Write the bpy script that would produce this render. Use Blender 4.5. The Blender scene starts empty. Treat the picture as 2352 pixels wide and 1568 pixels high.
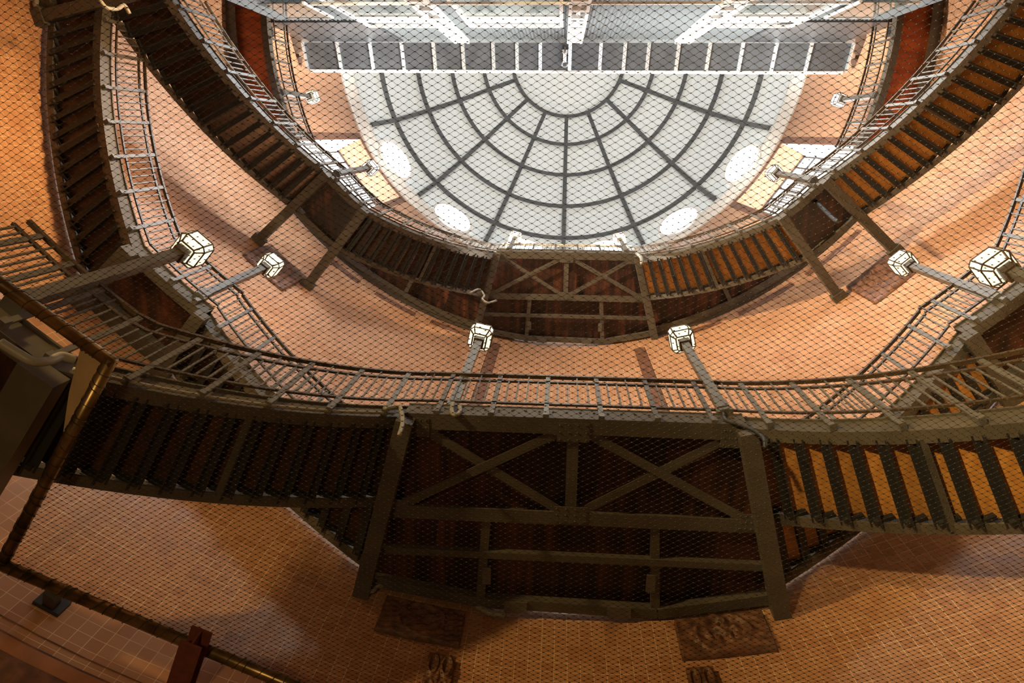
import bpy, math, random
import numpy as np
from mathutils import Vector, Matrix
random.seed(7)
S = bpy.context.scene
C = S.collection
R_WALL = 11.0
R_IN, R_MID, R_OUT = 8.36, 9.72, 10.85
RAD = math.radians


def P(th, r, z):
    a = RAD(th)
    return Vector((r * math.sin(a), -r * math.cos(a), z))


# ------------------------------------------------------------------ materials
def mat(name, base=(.5, .5, .5), rough=.5, metal=0., spec=.5):
    m = bpy.data.materials.new(name)
    m.use_nodes = True
    b = m.node_tree.nodes['Principled BSDF']
    b.inputs['Base Color'].default_value = (*base, 1)
    b.inputs['Roughness'].default_value = rough
    b.inputs['Metallic'].default_value = metal
    b.inputs['Specular IOR Level'].default_value = spec
    return m


def nodes_of(m):
    nt = m.node_tree
    return nt, nt.nodes, nt.links, nt.nodes['Principled BSDF']


def noisy(name, c1, c2, scale=6., rough=.5, metal=0., spec=.5, stretch=(1, 1, 1), detail=5., bump=0., lo=.35, hi=.65, vary=0.):
    m = mat(name, c1, rough, metal, spec)
    nt, N, L, b = nodes_of(m)
    tc = N.new('ShaderNodeTexCoord')
    mp = N.new('ShaderNodeMapping')
    mp.inputs['Scale'].default_value = stretch
    n = N.new('ShaderNodeTexNoise')
    n.inputs['Scale'].default_value = scale
    n.inputs['Detail'].default_value = detail
    r = N.new('ShaderNodeValToRGB')
    r.color_ramp.elements[0].position = lo
    r.color_ramp.elements[1].position = hi
    r.color_ramp.elements[0].color = (*c1, 1)
    r.color_ramp.elements[1].color = (*c2, 1)
    L.new(tc.outputs['Object'], mp.inputs['Vector'])
    L.new(mp.outputs['Vector'], n.inputs['Vector'])
    L.new(n.outputs['Fac'], r.inputs['Fac'])
    L.new(r.outputs['Color'], b.inputs['Base Color'])
    if vary:
        oi = N.new('ShaderNodeObjectInfo')
        hv = N.new('ShaderNodeHueSaturation')
        mr = N.new('ShaderNodeMapRange')
        mr.inputs['To Min'].default_value = 1 - vary
        mr.inputs['To Max'].default_value = 1 + vary
        L.new(oi.outputs['Random'], mr.inputs['Value'])
        L.new(mr.outputs['Result'], hv.inputs['Value'])
        L.new(r.outputs['Color'], hv.inputs['Color'])
        L.new(hv.outputs['Color'], b.inputs['Base Color'])
    if bump:
        bp = N.new('ShaderNodeBump')
        bp.inputs['Strength'].default_value = bump
        bp.inputs['Distance'].default_value = .01
        L.new(n.outputs['Fac'], bp.inputs['Height'])
        L.new(bp.outputs['Normal'], b.inputs['Normal'])
    return m


def emis(name, col, strength):
    m = bpy.data.materials.new(name)
    m.use_nodes = True
    b = m.node_tree.nodes['Principled BSDF']
    b.inputs['Base Color'].default_value = (.8, .8, .8, 1)
    b.inputs['Emission Color'].default_value = (*col, 1)
    b.inputs['Emission Strength'].default_value = strength
    return m


def tile_material():
    """square glazed tiles, 0.1667 m, from a UV map in metres"""
    m = mat('glazed_tile', rough=.3, spec=.5)
    nt, N, L, b = nodes_of(m)

    def M(op, a, c=None, clamp=False):
        n = N.new('ShaderNodeMath')
        n.operation = op
        n.use_clamp = clamp
        for i, v in enumerate((a, c)):
            if v is None:
                continue
            if isinstance(v, (int, float)):
                n.inputs[i].default_value = v
            else:
                L.new(v, n.inputs[i])
        return n.outputs[0]
    uv = N.new('ShaderNodeUVMap')
    sp = N.new('ShaderNodeSeparateXYZ')
    L.new(uv.outputs['UV'], sp.inputs[0])
    s = 1 / .1667
    u = M('MULTIPLY', sp.outputs[0], s)
    v = M('MULTIPLY', sp.outputs[1], s)
    fu, fv = M('FRACT', u), M('FRACT', v)
    cu, cv = M('FLOOR', u), M('FLOOR', v)
    cb = N.new('ShaderNodeCombineXYZ')
    L.new(cu, cb.inputs[0])
    L.new(cv, cb.inputs[1])
    wn = N.new('ShaderNodeTexWhiteNoise')
    wn.noise_dimensions = '2D'
    L.new(cb.outputs[0], wn.inputs['Vector'])
    # tile colours
    r = N.new('ShaderNodeValToRGB')
    el = r.color_ramp.elements
    el[0].position, el[0].color = 0, (.29, .125, .060, 1)
    el[1].position, el[1].color = 1, (.51, .285, .165, 1)
    for p, c in ((.08, (.355, .165, .084)), (.45, (.415, .210, .112)), (.8, (.455, .24, .133))):
        e = el.new(p)
        e.color = (*c, 1)
    # broad patches of lighter and darker firing
    tc = N.new('ShaderNodeTexCoord')
    no = N.new('ShaderNodeTexNoise')
    no.inputs['Scale'].default_value = .9
    no.inputs['Detail'].default_value = 3
    L.new(tc.outputs['Object'], no.inputs['Vector'])
    f = M('ADD', M('MULTIPLY', wn.outputs['Value'], .62), M('MULTIPLY', no.outputs['Fac'], .4))
    L.new(M('SUBTRACT', f, .02, True), r.inputs['Fac'])
    # joints
    w = .024
    du = M('MINIMUM', fu, M('SUBTRACT', 1, fu))
    dv = M('MINIMUM', fv, M('SUBTRACT', 1, fv))
    ju = M('SUBTRACT', 1, M('DIVIDE', du, w), True)
    jv = M('SUBTRACT', 1, M('DIVIDE', dv, w), True)
    j = M('MULTIPLY', M('MAXIMUM', ju, jv), 3., True)
    n2 = N.new('ShaderNodeTexNoise')
    n2.inputs['Scale'].default_value = 1.7
    n2.inputs['Detail'].default_value = 4
    L.new(tc.outputs['Object'], n2.inputs['Vector'])
    vis = M('MULTIPLY', M('SUBTRACT', n2.outputs['Fac'], .36), 5., True)
    jm = M('MULTIPLY', j, M('ADD', M('MULTIPLY', vis, .75), .2))
    mx = N.new('ShaderNodeMix')
    mx.data_type = 'RGBA'
    L.new(jm, mx.inputs['Factor'])
    L.new(r.outputs['Color'], mx.inputs[6])
    mx.inputs[7].default_value = (.80, .62, .47, 1)
    L.new(mx.outputs[2], b.inputs['Base Color'])
    rr = M('ADD', .33, M('MULTIPLY', wn.outputs['Value'], .14))
    L.new(rr, b.inputs['Roughness'])
    bp = N.new('ShaderNodeBump')
    bp.inputs['Strength'].default_value = .25
    bp.inputs['Distance'].default_value = .01
    L.new(M('SUBTRACT', M('MULTIPLY', wn.outputs['Value'], .2), j), bp.inputs['Height'])
    L.new(bp.outputs['Normal'], b.inputs['Normal'])
    return m


def translucent_mat(name, col, trans):
    m = bpy.data.materials.new(name)
    m.use_nodes = True
    nt = m.node_tree
    N, L = nt.nodes, nt.links
    N.remove(N['Principled BSDF'])
    o = N['Material Output']
    t = N.new('ShaderNodeBsdfTranslucent')
    t.inputs['Color'].default_value = (*col, 1)
    d = N.new('ShaderNodeBsdfDiffuse')
    d.inputs['Color'].default_value = (*col, 1)
    mx = N.new('ShaderNodeMixShader')
    mx.inputs['Fac'].default_value = trans
    L.new(d.outputs[0], mx.inputs[1])
    L.new(t.outputs[0], mx.inputs[2])
    L.new(mx.outputs[0], o.inputs['Surface'])
    return m


M_TILE = tile_material()
M_STEEL = noisy('painted_steel', (.080, .069, .057), (.105, .091, .075), 3., .52, 0., .35)
M_RAIL = noisy('railing_steel', (.105, .098, .090), (.140, .130, .120), 5., .42, .1, .5)
M_HAND = noisy('dark_handrail', (.050, .034, .020), (.085, .055, .030), 4., .4, 0., .5)
M_TREAD_SHADE = noisy('shade_darkened_tread', (.034, .015, .009), (.080, .032, .017), 1.3, .5, 0., .35, (6, 6, 1), 6., .1, .35, .65, .3)  # wood darkened in colour to stand in for shade on the left treads
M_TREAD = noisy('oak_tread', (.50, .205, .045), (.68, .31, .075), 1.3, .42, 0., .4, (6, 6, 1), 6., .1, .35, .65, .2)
M_PLANK = noisy('stained_plank', (.026, .010, .007), (.115, .037, .02), 1.2, .5, 0., .4, (5, .5, 1), 4., .1, .42, .72, .5)
M_REDPLANK = noisy('red_plank', (.30, .055, .015), (.48, .12, .03), 1.5, .45, 0., .4, (1.2, 4, 1), 4., .1, .35, .65, .2)
M_DARK = mat('blackened_iron', (.018, .018, .020), .55)
M_RIB = mat('dome_steel', (.105, .115, .120), .55)
M_DOME = translucent_mat('frosted_skylight', (.90, .90, .87), .62)
M_WHITE = mat('white_plaster', (.85, .84, .80), .6)
M_WSTEEL = mat('white_painted_steel', (.82, .85, .87), .35)
M_ZINC = mat('galvanised_steel', (.55, .60, .63), .32, .7)
M_MESH = noisy('perforated_sheet', (.050, .056, .064), (.075, .082, .092), 2., .4, .3, .5)
M_CORR = mat('corrugated_metal', (.17, .195, .215), .4, .4)
M_NET = mat('stainless_cable', (.028, .026, .024), .55, .0, .25)
M_FERR = mat('stainless_ferrule', (.07, .07, .07), .45, .6)
M_BRASS = noisy('brass', (.55, .46, .27), (.66, .56, .34), 3., .4, .6, .5)
M_TUBE = noisy('patinated_tube', (.13, .09, .045), (.30, .21, .10), 5., .32, .85, .5, (1, 1, 1))
M_CABLE = mat('black_cable', (.02, .02, .022), .5)
M_COND = mat('grey_conduit', (.27, .26, .235), .45)
M_RELIEF = noisy('terracotta_relief', (.085, .040, .026), (.20, .088, .050), 7., .5, 0., .4, (1, 1, 1), 6., .3)
M_STRIP = noisy('terracotta_strip', (.30, .12, .045), (.40, .17, .07), 3., .5)
M_RUST = noisy('red_oxide_steel', (.10, .026, .016), (.15, .040, .024), 9., .55)
M_LAMP = emis('lit_milk_glass', (1., .90, .62), 1.5)
M_LAMPD = emis('unlit_milk_glass_glow', (1., .97, .90), .9)  # glow stands in for daylight on the glass of unlit lanterns
M_PANE = emis('daylit_window_glass', (1., .99, .97), 9.)
M_PORT = emis('daylit_round_glass', (1., 1., 1.), 6.)
M_GLASS = mat('tinted_glass', (.75, .9, .93), .05, 0., .5)
M_GLASS.node_tree.nodes['Principled BSDF'].inputs['Transmission Weight'].default_value = .8
M_FLOOR = noisy('concrete_floor', (.22, .16, .11), (.30, .22, .15), 2., .6)


# ------------------------------------------------------------------ mesh builder
class MB:
    def __init__(self):
        self.v, self.f = [], []

    def add(self, vs, fs):
        k = len(self.v)
        self.v += [tuple(x) for x in vs]
        self.f += [tuple(i + k for i in f) for f in fs]
        return self

    def hexa(self, a, b):
        """two quads (4 pts each) joined into a solid"""
        self.add(list(a) + list(b), [(3, 2, 1, 0), (4, 5, 6, 7), (0, 1, 5, 4), (1, 2, 6, 5), (2, 3, 7, 6), (3, 0, 4, 7)])
        return self

    def box(self, c, sx, sy, sz, ax=None):
        X, Y, Z = ax if ax else (Vector((1, 0, 0)), Vector((0, 1, 0)), Vector((0, 0, 1)))
        c = Vector(c)
        q = [X * (i * sx / 2) + Y * (j * sy / 2) for i, j in ((-1, -1), (1, -1), (1, 1), (-1, 1))]
        return self.hexa([c + k - Z * sz / 2 for k in q], [c + k + Z * sz / 2 for k in q])

    def bar(self, p, q, w, h, up=(0, 0, 1)):
        p, q = Vector(p), Vector(q)
        d = (q - p).normalized()
        s = d.cross(Vector(up)).normalized()
        u = s.cross(d)
        o = [s * (i * w / 2) + u * (j * h / 2) for i, j in ((-1, -1), (1, -1), (1, 1), (-1, 1))]
        return self.hexa([p + k for k in o], [q + k for k in o])

    def loft(self, rings, closed=False):
        n = len(rings[0])
        k = len(self.v)
        for r in rings:
            self.v += [tuple(x) for x in r]
        m = len(rings)
        for i in range(m if closed else m - 1):
            for j in range(n):
                a, b = k + i * n + j, k + i * n + (j + 1) % n
                c, d = k + ((i + 1) % m) * n + (j + 1) % n, k + ((i + 1) % m) * n + j
                self.f.append((a, b, c, d))
        if not closed:
            self.f.append(tuple(k + j for j in range(n))[::-1])
            self.f.append(tuple(k + (m - 1) * n + j for j in range(n)))
        return self

    def tube(self, pts, r, n=8):
        pts = [Vector(p) for p in pts]
        rings, prev = [], None
        for i, p in enumerate(pts):
            d = (pts[min(i + 1, len(pts) - 1)] - pts[max(i - 1, 0)]).normalized()
            if prev is None:
                s = d.orthogonal().normalized()
            else:
                s = (prev - d * prev.dot(d)).normalized()
            prev = s
            t = d.cross(s)
            rings.append([p + s * (r * math.cos(2 * math.pi * k / n)) + t * (r * math.sin(2 * math.pi * k / n)) for k in range(n)])
        return self.loft(rings)

    def arc(self, zf, t0, t1, r0, r1, d0, d1, step=1.5):
        """solid of section r0..r1 by d0..d1 following height zf(theta)"""
        n = max(2, int(abs(t1 - t0) / step) + 1)
        rings = []
        for i in range(n):
            t = t0 + (t1 - t0) * i / (n - 1)
            z = zf(t)
            rings.append([P(t, r0, z + d0), P(t, r1, z + d0), P(t, r1, z + d1), P(t, r0, z + d1)])
        return self.loft(rings)

    def build(self, name, m, parent=None, origin=(0, 0, 0), smooth=False):
        me = bpy.data.meshes.new(name)
        o3 = Vector(origin)
        me.from_pydata([Vector(v) - o3 for v in self.v], [], self.f)
        me.materials.append(m)
        if smooth:
            me.polygons.foreach_set('use_smooth', [True] * len(me.polygons))
        me.update()
        bmf = __import__('bmesh')
        b = bmf.new()
        b.from_mesh(me)
        bmf.ops.recalc_face_normals(b, faces=b.faces)
        b.to_mesh(me)
        b.free()
        o = bpy.data.objects.new(name, me)
        C.objects.link(o)
        if parent:
            o.parent = parent
            o.location = o3 - Vector(parent['w'])
        else:
            o.location = o3
        return o


def child(name, me, parent, loc=(0, 0, 0), rz=0.):
    o = bpy.data.objects.new(name, me)
    C.objects.link(o)
    o.parent = parent
    o.location = Vector(loc) - Vector(parent['w'])
    o.rotation_euler = (0, 0, rz)
    return o


def tag(o, label, cat, group=None):
    o['label'] = label
    o['category'] = cat
    if group:
        o['group'] = group
    return o


def thing(name, label, cat, loc, group=None):
    o = bpy.data.objects.new(name, None)
    C.objects.link(o)
    o.location = loc
    o['w'] = tuple(float(x) for x in loc)
    o.empty_display_size = .2
    return tag(o, label, cat, group)


def structure(o):
    o['kind'] = 'structure'
    return o


def lin(pts):
    pts = sorted(pts)

    def f(t):
        if t <= pts[0][0]:
            return pts[0][1]
        for (a, b), (c, d) in zip(pts, pts[1:]):
            if t <= c:
                return b + (d - b) * (t - a) / (c - a)
        return pts[-1][1]
    return f


# ------------------------------------------------------------------ camera
F_PX = 1641.306
rx, ry, rz = .27975785, .06972914, -.02834266


def RM(ax, t):
    return Matrix.Rotation(t, 3, 'XYZ'[ax])


Bm = Matrix(((-1, 0, 0), (0, 1, 0), (0, 0, -1)))
Rc = RM(2, rz) @ RM(0, rx) @ RM(1, ry) @ Bm
cd = bpy.data.cameras.new('camera')
cd.sensor_width = 36.
cd.lens = F_PX * 36. / 2352.
cd.clip_end = 500
cam = bpy.data.objects.new('camera', cd)
C.objects.link(cam)
CAM = Vector((.24864, -4.52186, 0.))
cam.matrix_world = Matrix.Translation(CAM) @ Rc.to_4x4()
S.camera = cam


def ray(u, v):
    return Rc @ Vector(((u - 1176) / F_PX, -(v - 784) / F_PX, -1))


def on_z(u, v, z):
    d = ray(u, v)
    return CAM + d * (z / d.z)


def on_r(u, v, r):
    d = ray(u, v)
    a = d.x ** 2 + d.y ** 2
    b = 2 * (CAM.x * d.x + CAM.y * d.y)
    c = CAM.x ** 2 + CAM.y ** 2 - r * r
    t = (-b + math.sqrt(b * b - 4 * a * c)) / (2 * a)
    return CAM + d * t


# ------------------------------------------------------------------ wall, floor, dome
NICHES = [(s * 47.2, s * 64.2) for s in (1, -1)] + [(118., 135.), (-135., -118.)]
Z0, ZRIM = -1.5, 35.63
NZ0, NZ1 = 24.6, 35.0


def build_wall():
    brk = {-180., 180.}
    for a, b in NICHES:
        brk |= {a, b}
    ths = sorted(brk | {-180 + 2.5 * i for i in range(145)})
    ths = [t for i, t in enumerate(ths) if i == 0 or t - ths[i - 1] > .3 or t in brk]
    zs = [Z0, 8, 16, NZ0, 30, NZ1, ZRIM]
    vs, fs, uv, mi = [], [], [], []

    def quad(p, tu, m):
        k = len(vs)
        vs.extend(p)
        fs.append((k, k + 1, k + 2, k + 3))
        uv.extend(tu)
        mi.append(m)

    def inn(t0, t1):
        c = (t0 + t1) / 2
        return any(min(a, b) < c < max(a, b) for a, b in NICHES)
    k = RAD(1) * R_WALL
    for t0, t1 in zip(ths, ths[1:]):
        for z0, z1 in zip(zs, zs[1:]):
            if inn(t0, t1) and NZ0 <= z0 < NZ1:
                continue
            quad([P(t1, 11, z0), P(t0, 11, z0), P(t0, 11, z1), P(t1, 11, z1)],
                 [(t1 * k, z0), (t0 * k, z0), (t0 * k, z1), (t1 * k, z1)], 0)
        if inn(t0, t1):   # niche soffit (tiled) and sill
            for z, m in ((NZ1, 0), (NZ0, 1)):
                quad([P(t1, 11, z), P(t0, 11, z), P(t0, 12.3, z), P(t1, 12.3, z)],
                     [(t1 * k, 11), (t0 * k, 11), (t0 * k, 12.3), (t1 * k, 12.3)], m)
    for a, b in NICHES:
        for t in (a, b):
            quad([P(t, 11, NZ0), P(t, 12.3, NZ0), P(t, 12.3, NZ1), P(t, 11, NZ1)],
                 [(0, NZ0), (1.3, NZ0), (1.3, NZ1), (0, NZ1)], 1)
    me = bpy.data.meshes.new('wall_round')
    me.from_pydata(vs, [], fs)
    me.materials.append(M_TILE)
    me.materials.append(M_WHITE)
    l = me.uv_layers.new(name='UVMap')
    l.data.foreach_set('uv', [c for q in uv for c in q])
    me.polygons.foreach_set('material_index', mi)
    me.update()
    o = bpy.data.objects.new('wall_round', me)
    C.objects.link(o)
    structure(o)


build_wall()
fl = MB()
fl.loft([[P(t, r, z) for t in range(0, 360, 6)] for r, z in ((11.2, Z0), (11.2, Z0 - .2))])
structure(fl.build('floor', M_FLOOR))

# windows in the niches: glass, mullions
wi = 0
for a, b in NICHES:
    wi += 1
    a, b = min(a, b), max(a, b)
    w = bpy.data.objects.new('window_%d' % wi, None)
    C.objects.link(w)
    w['w'] = (0., 0., 0.)
    structure(w)
    g = MB()
    g.hexa([P(a, 12.26, NZ0), P(b, 12.26, NZ0), P(b, 12.26, NZ1), P(a, 12.26, NZ1)],
           [P(a, 12.3, NZ0), P(b, 12.3, NZ0), P(b, 12.3, NZ1), P(a, 12.3, NZ1)])
    g.build('pane', M_PANE, w)
    fr = MB()
    p, q = P(a, 12.22, 0), P(b, 12.22, 0)
    for i in range(7):
        c = p.lerp(q, .02 + .96 * i / 6)
        fr.bar(c + Vector((0, 0, NZ0)), c + Vector((0, 0, NZ1)), .07, .07, (c.x, c.y, 0))
    for i in range(8):
        z = NZ0 + .04 + (NZ1 - NZ0 - .08) * i / 7
        fr.bar(p + Vector((0, 0, z)), q + Vector((0, 0, z)), .07, .07)
    fr.build('mullions', M_DARK, w)

# moulded strips: niche surrounds, base ledge
ti = 0
for a, b in NICHES[:2]:
    ti += 1
    m = MB()
    s = 1 if b > a else -1
    m.arc(lambda t: 0, b, b + s * 1.6, 10.95, 11, NZ0, NZ1 + .25)
    m.arc(lambda t: 0, a - s * 1.6, b + s * 1.6, 10.95, 11, NZ1 + .02, NZ1 + .25)
    m.arc(lambda t: 0, a, a - s * 1.6, 10.95, 11, NZ0, NZ1 + .25)
    structure(m.build('trim_%d' % ti, M_RELIEF))
led = MB()
for r0, za, zb in ((10.985, 5.56, 5.74), ):
    led.loft([[P(t, r0, za), P(t, 11.0, za), P(t, 11.0, zb), P(t, r0, zb)] for t in range(-180, 180, 3)], True)
structure(led.build('trim_3', M_STRIP))
led = MB()
for r0, za, zb in ((10.99, 5.74, 5.765), (10.97, 3.2, 5.56), (10.992, 5.9, 5.91)):
    led.loft([[P(t, r0, za), P(t, 11.0, za), P(t, 11.0, zb), P(t, r0, zb)] for t in range(-180, 180, 3)], True)
structure(led.build('trim_5', M_RELIEF))

# dome: profile measured from the ring positions
RINGS = [(3.378, 46.045), (5.024, 44.80), (6.767, 43.756), (8.442, 42.048), (9.976, 39.80)]
RIB_TH = [22.5 * i for i in range(16)]


def dome():
    vs, fs = [], []
    k = 22.5 / 6
    prof = RINGS + [(10.72, 37.05)]

    def pt(t, r, z, out):
        n = Vector((r, 0, (z - 33) * .8)).normalized()
        return P(t, r + n.x * out, z + n.z * out)
    for j in range(len(prof) - 1):
        (r0, z0), (r1, z1) = prof[j], prof[j + 1]
        for i in range(16):
            base = 22.5 * i

            def cell(u, v, o):
                return pt(base + 22.5 * u, r0 + (r1 - r0) * v, z0 + (z1 - z0) * v, o)
            lv = [(0, 0, .0), (.035, .05, .04), (.075, .12, .42), (.14, .22, .46)]
            n = 6
            loops = []
            for (mu, mv, o) in lv:
                lp = []
                for a in range(n):
                    lp.append(cell(mu + (1 - 2 * mu) * a / n, mv, o))
                for a in range(n):
                    lp.append(cell(1 - mu, mv + (1 - 2 * mv) * a / n, o))
                for a in range(n):
                    lp.append(cell(1 - mu - (1 - 2 * mu) * a / n, 1 - mv, o))
                for a in range(n):
                    lp.append(cell(mu, 1 - mv - (1 - 2 * mv) * a / n, o))
                loops.append(lp)
            b = len(vs)
            m = 4 * n
            for lp in loops:
                vs.extend(lp)
            for l in range(len(loops) - 1):
                for a in range(m):
                    fs.append((b + l * m + a, b + l * m + (a + 1) % m, b + (l + 1) * m + (a + 1) % m, b + (l + 1) * m + a))
            fs.append(tuple(b + (len(loops) - 1) * m + a for a in range(m)))
    # eye of the dome: shallow dished disc with two steps
    rr = [(3.378, 46.05), (3.2, 46.15), (3.05, 46.6), (2.9, 46.62), (2.7, 46.9), (1.5, 47.2), (.01, 47.3)]
    b = len(vs)
    for r, z in rr:
        vs.extend([P(t * 6, r, z) for t in range(60)])
    for l in range(len(rr) - 1):
        for a in range(60):
            fs.append((b + l * 60 + a, b + l * 60 + (a + 1) % 60, b + (l + 1) * 60 + (a + 1) % 60, b + (l + 1) * 60 + a))
    me = bpy.data.meshes.new('ceiling')
    me.from_pydata(vs, [], fs)
    me.materials.append(M_DOME)
    o = bpy.data.objects.new('ceiling', me)
    C.objects.link(o)
    o['w'] = (0., 0., 0.)
    structure(o)
    return o


dome_o = dome()
rp = [(3.378, 46.045), (5.024, 44.80), (6.767, 43.756), (8.442, 42.048), (9.976, 39.80), (10.62, 37.2)]
# stacked rib section: radial polyline bars with a flange
for i, t in enumerate(RIB_TH):
    m = MB()
    up = P(t, 1, 0)
    tan = P(t + 90, 1, 0)
    sec = []
    for (r, z) in rp:
        p = P(t, r - .02, z - .06)
        nrm = (P(t, r, z) - Vector((0, 0, 33))).normalized()
        sec.append([p - tan * .11, p + tan * .11, p + tan * .11 - nrm * -.22, p - tan * .11 - nrm * -.22])
    m.loft(sec)
    m.build('rib', M_RIB, dome_o)
for (r, z) in RINGS:
    m = MB()
    w = .10
    m.loft([[P(t, r - w, z - .06), P(t, r + w, z - .14), P(t, r + w, z + .12), P(t, r - w, z + .12)] for t in range(0, 360, 3)], True)
    m.build('ring', M_RIB, dome_o)
# cornice ring between wall and dome
cr = [(11.05, 35.60), (10.93, 35.60), (10.90, 35.85), (10.80, 35.95), (10.80, 36.3), (10.66, 36.42), (10.66, 36.75), (10.78, 37.1), (10.95, 37.2), (11.2, 37.2), (11.2, 35.60)]
m = MB()
m.loft([[P(t, r, z) for r, z in cr] for t in range(0, 360, 3)], True)
structure(m.build('trim_4', M_WHITE))
# round windows
for i in range(16):
    t = 22.5 * i + 11.25
    if 60 < t < 300:
        continue
    wi += 1
    w = bpy.data.objects.new('window_%d' % wi, None)
    C.objects.link(w)
    w['w'] = (0., 0., 0.)
    structure(w)
    c = P(t, 10.54, 37.1)
    nrm = (-P(t, .80, 0) + Vector((0, 0, -.28))).normalized()
    ux = P(t + 90, 1, 0)
    uy = nrm.cross(ux).normalized()
    ra = 1.02

    def cir(r, o, n=40):
        return [c + ux * (r * math.cos(2 * math.pi * k / n)) + uy * (r * math.sin(2 * math.pi * k / n)) + nrm * o for k in range(n)]
    m = MB()
    m.loft([cir(ra, .08), cir(ra, .05)])
    m.build('pane', M_PORT, w)
    m = MB()
    m.loft([cir(ra, .06), cir(ra, .16), cir(ra + .12, .16), cir(ra + .12, -.2)])
    m.f = [f for f in m.f if len(f) == 4]
    m.build('frame', M_WHITE, w)
    m = MB()
    for k in range(-1, 2):
        x = .45 * k
        h = math.sqrt(ra * ra - x * x)
        m.bar(c + ux * x - uy * h + nrm * .1, c + ux * x + uy * h + nrm * .1, .025, .025, nrm)
    m.build('mullions', M_ZINC, w)

# ------------------------------------------------------------------ relief panels in the tiled wall
def relief(name, label, t0, t1, z0, z1, kind, group=None, cat='relief', depth=.17):
    nu, nv = (100, 44) if kind != 'strip' else (14, 110)
    vs, fs = [], []
    rnd = random.Random(hash(label) % 1000 if False else len(label) * 7)
    ph = [rnd.random() * 6 for _ in range(8)]
    for j in range(nv + 1):
        for i in range(nu + 1):
            u, v = i / nu, j / nv
            x, y = (u - .5) * 2, (v - .5) * 2
            if kind == 'oval':
                d = math.hypot(x / .55, y / .82)
                h = .5 * math.exp(-((d - 1) / .10) ** 2) + (.35 * (math.sin(9 * x + ph[0] + 3 * y) * math.sin(8 * y + ph[1]) if d < 1 else .5 * math.sin(14 * x + 9 * y + ph[2]) * math.sin(11 * y - 7 * x)))
            elif kind == 'swirl':
                h = 0
                for cx, cy, sg in ((-.22, -.1, 1), (.22, -.1, -1), (0, .5, 1)):
                    rr = math.hypot(x - cx, (y - cy) * .6)
                    an = math.atan2((y - cy) * .6, x - cx)
                    h += .55 * math.exp(-rr * 4.5) * math.sin(22 * rr + sg * 2 * an)
                dd = math.hypot(x / .6, y / .95)
                h += .4 * math.exp(-((dd - 1) / .1) ** 2) + .25 * math.sin(12 * x + ph[0] + 8 * y * x) * math.sin(9 * y + ph[1])
            elif kind == 'rings':
                h = 0
                for cx in (-.5, .5):
                    for cy in (-.45, .5):
                        d = math.hypot(x - cx, y - cy)
                        h += .5 * math.exp(-((d - .34) / .08) ** 2)
                h += .3 * math.exp(-(x * x) / .02)
            else:
                h = .5 * math.sin(7 * x + 2 * math.sin(40 * v)) * math.sin(34 * v + ph[0]) + .3 * math.sin(61 * v)
            e = min(u, 1 - u) * nu, min(v, 1 - v) * nv
            if min(e) < 1:
                h = .1
            vs.append(P(t0 + (t1 - t0) * u, 11 - .012 - depth * (.45 + .5 * h) * (0 if min(e) == 0 else 1), z0 + (z1 - z0) * v))
    for j in range(nv):
        for i in range(nu):
            k = j * (nu + 1) + i
            fs.append((k, k + 1, k + nu + 2, k + nu + 1))
    m = MB()
    m.add(vs, fs)
    o = m.build(name, M_RELIEF, None, P((t0 + t1) / 2, 10.97, (z0 + z1) / 2), True)
    tag(o, label, cat, group)
    return o


relief('wall_relief', 'dark carved relief panel with oval medallion, left of the two below the lower landing', 7.3, 13.2, 7.71, 8.37, 'oval')
relief('wall_relief', 'dark carved relief panel with paired scrolls, right of the two below the lower landing', -13.8, -7.6, 7.7, 8.42, 'swirl')
relief('wall_relief', 'brown carved relief panel beside the lit left hand lantern on the pale tile wall', 40.6, 47.4, 17.15, 18.85, 'oval')
relief('wall_relief', 'brown carved relief panel beside the right hand lantern on the pale tile wall', -47.7, -41.2, 16.95, 18.75, 'swirl')
relief('wall_relief', 'small square relief with ring motifs at the bottom edge, left one of the pair', 7.35, 9.15, 6.6, 7.48, 'rings')
relief('wall_relief', 'small square relief with ring motifs at the bottom edge, right one of the pair', -9.4, -7.65, 6.6, 7.5, 'rings')
relief('relief_strip', 'tall narrow relief strip under the upper landing, behind the lantern left of centre', 10.4, 12.1, 10.5, 21.4, 'strip', None, 'relief', .05)
relief('relief_strip', 'tall narrow relief strip under the upper landing, left of the lantern right of centre', -12.9, -11.15, 10.5, 21.2, 'strip', None, 'relief', .05)
for (a, b), w in (((15.6, 22.5), 'left of the upper landing, nearest its post'), ((25.2, 32.5), 'left of the upper landing, middle piece of the row'), ((35.5, 41.5), 'left of the upper landing, farthest from its post'),
                  ((-25.5, -16.5), 'right of the upper landing, nearest its post'), ((-37.8, -28.4), 'right of the upper landing, middle piece of the row'), ((-50., -40.), 'right of the upper landing, farthest from its post')):
    tt = (a + b) / 2
    zc = 21.62 - .006 * abs(tt)
    relief('frieze_panel', 'brown relief band under the gallery, ' + w, a, b, zc - .16, zc + .16, 'oval', None, 'relief', .05)


# ------------------------------------------------------------------ landings
def gusset(c, w, h, z, t=.014):
    return MB().box((c[0], c[1], z), w, h, t)


def rivets(mb, c, w, h, z, nx, ny, up=-1):
    for i in range(nx):
        for j in range(ny):
            x = c[0] + (i / (nx - 1) - .5) * w if nx > 1 else c[0]
            y = c[1] + (j / (ny - 1) - .5) * h if ny > 1 else c[1]
            ring0 = [Vector((x + .016 * math.cos(k * math.pi / 3), y + .016 * math.sin(k * math.pi / 3), z)) for k in range(6)]
            ring1 = [Vector((x + .009 * math.cos(k * math.pi / 3), y + .009 * math.sin(k * math.pi / 3), z + up * .012)) for k in range(6)]
            mb.loft([ring0, ring1])


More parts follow.
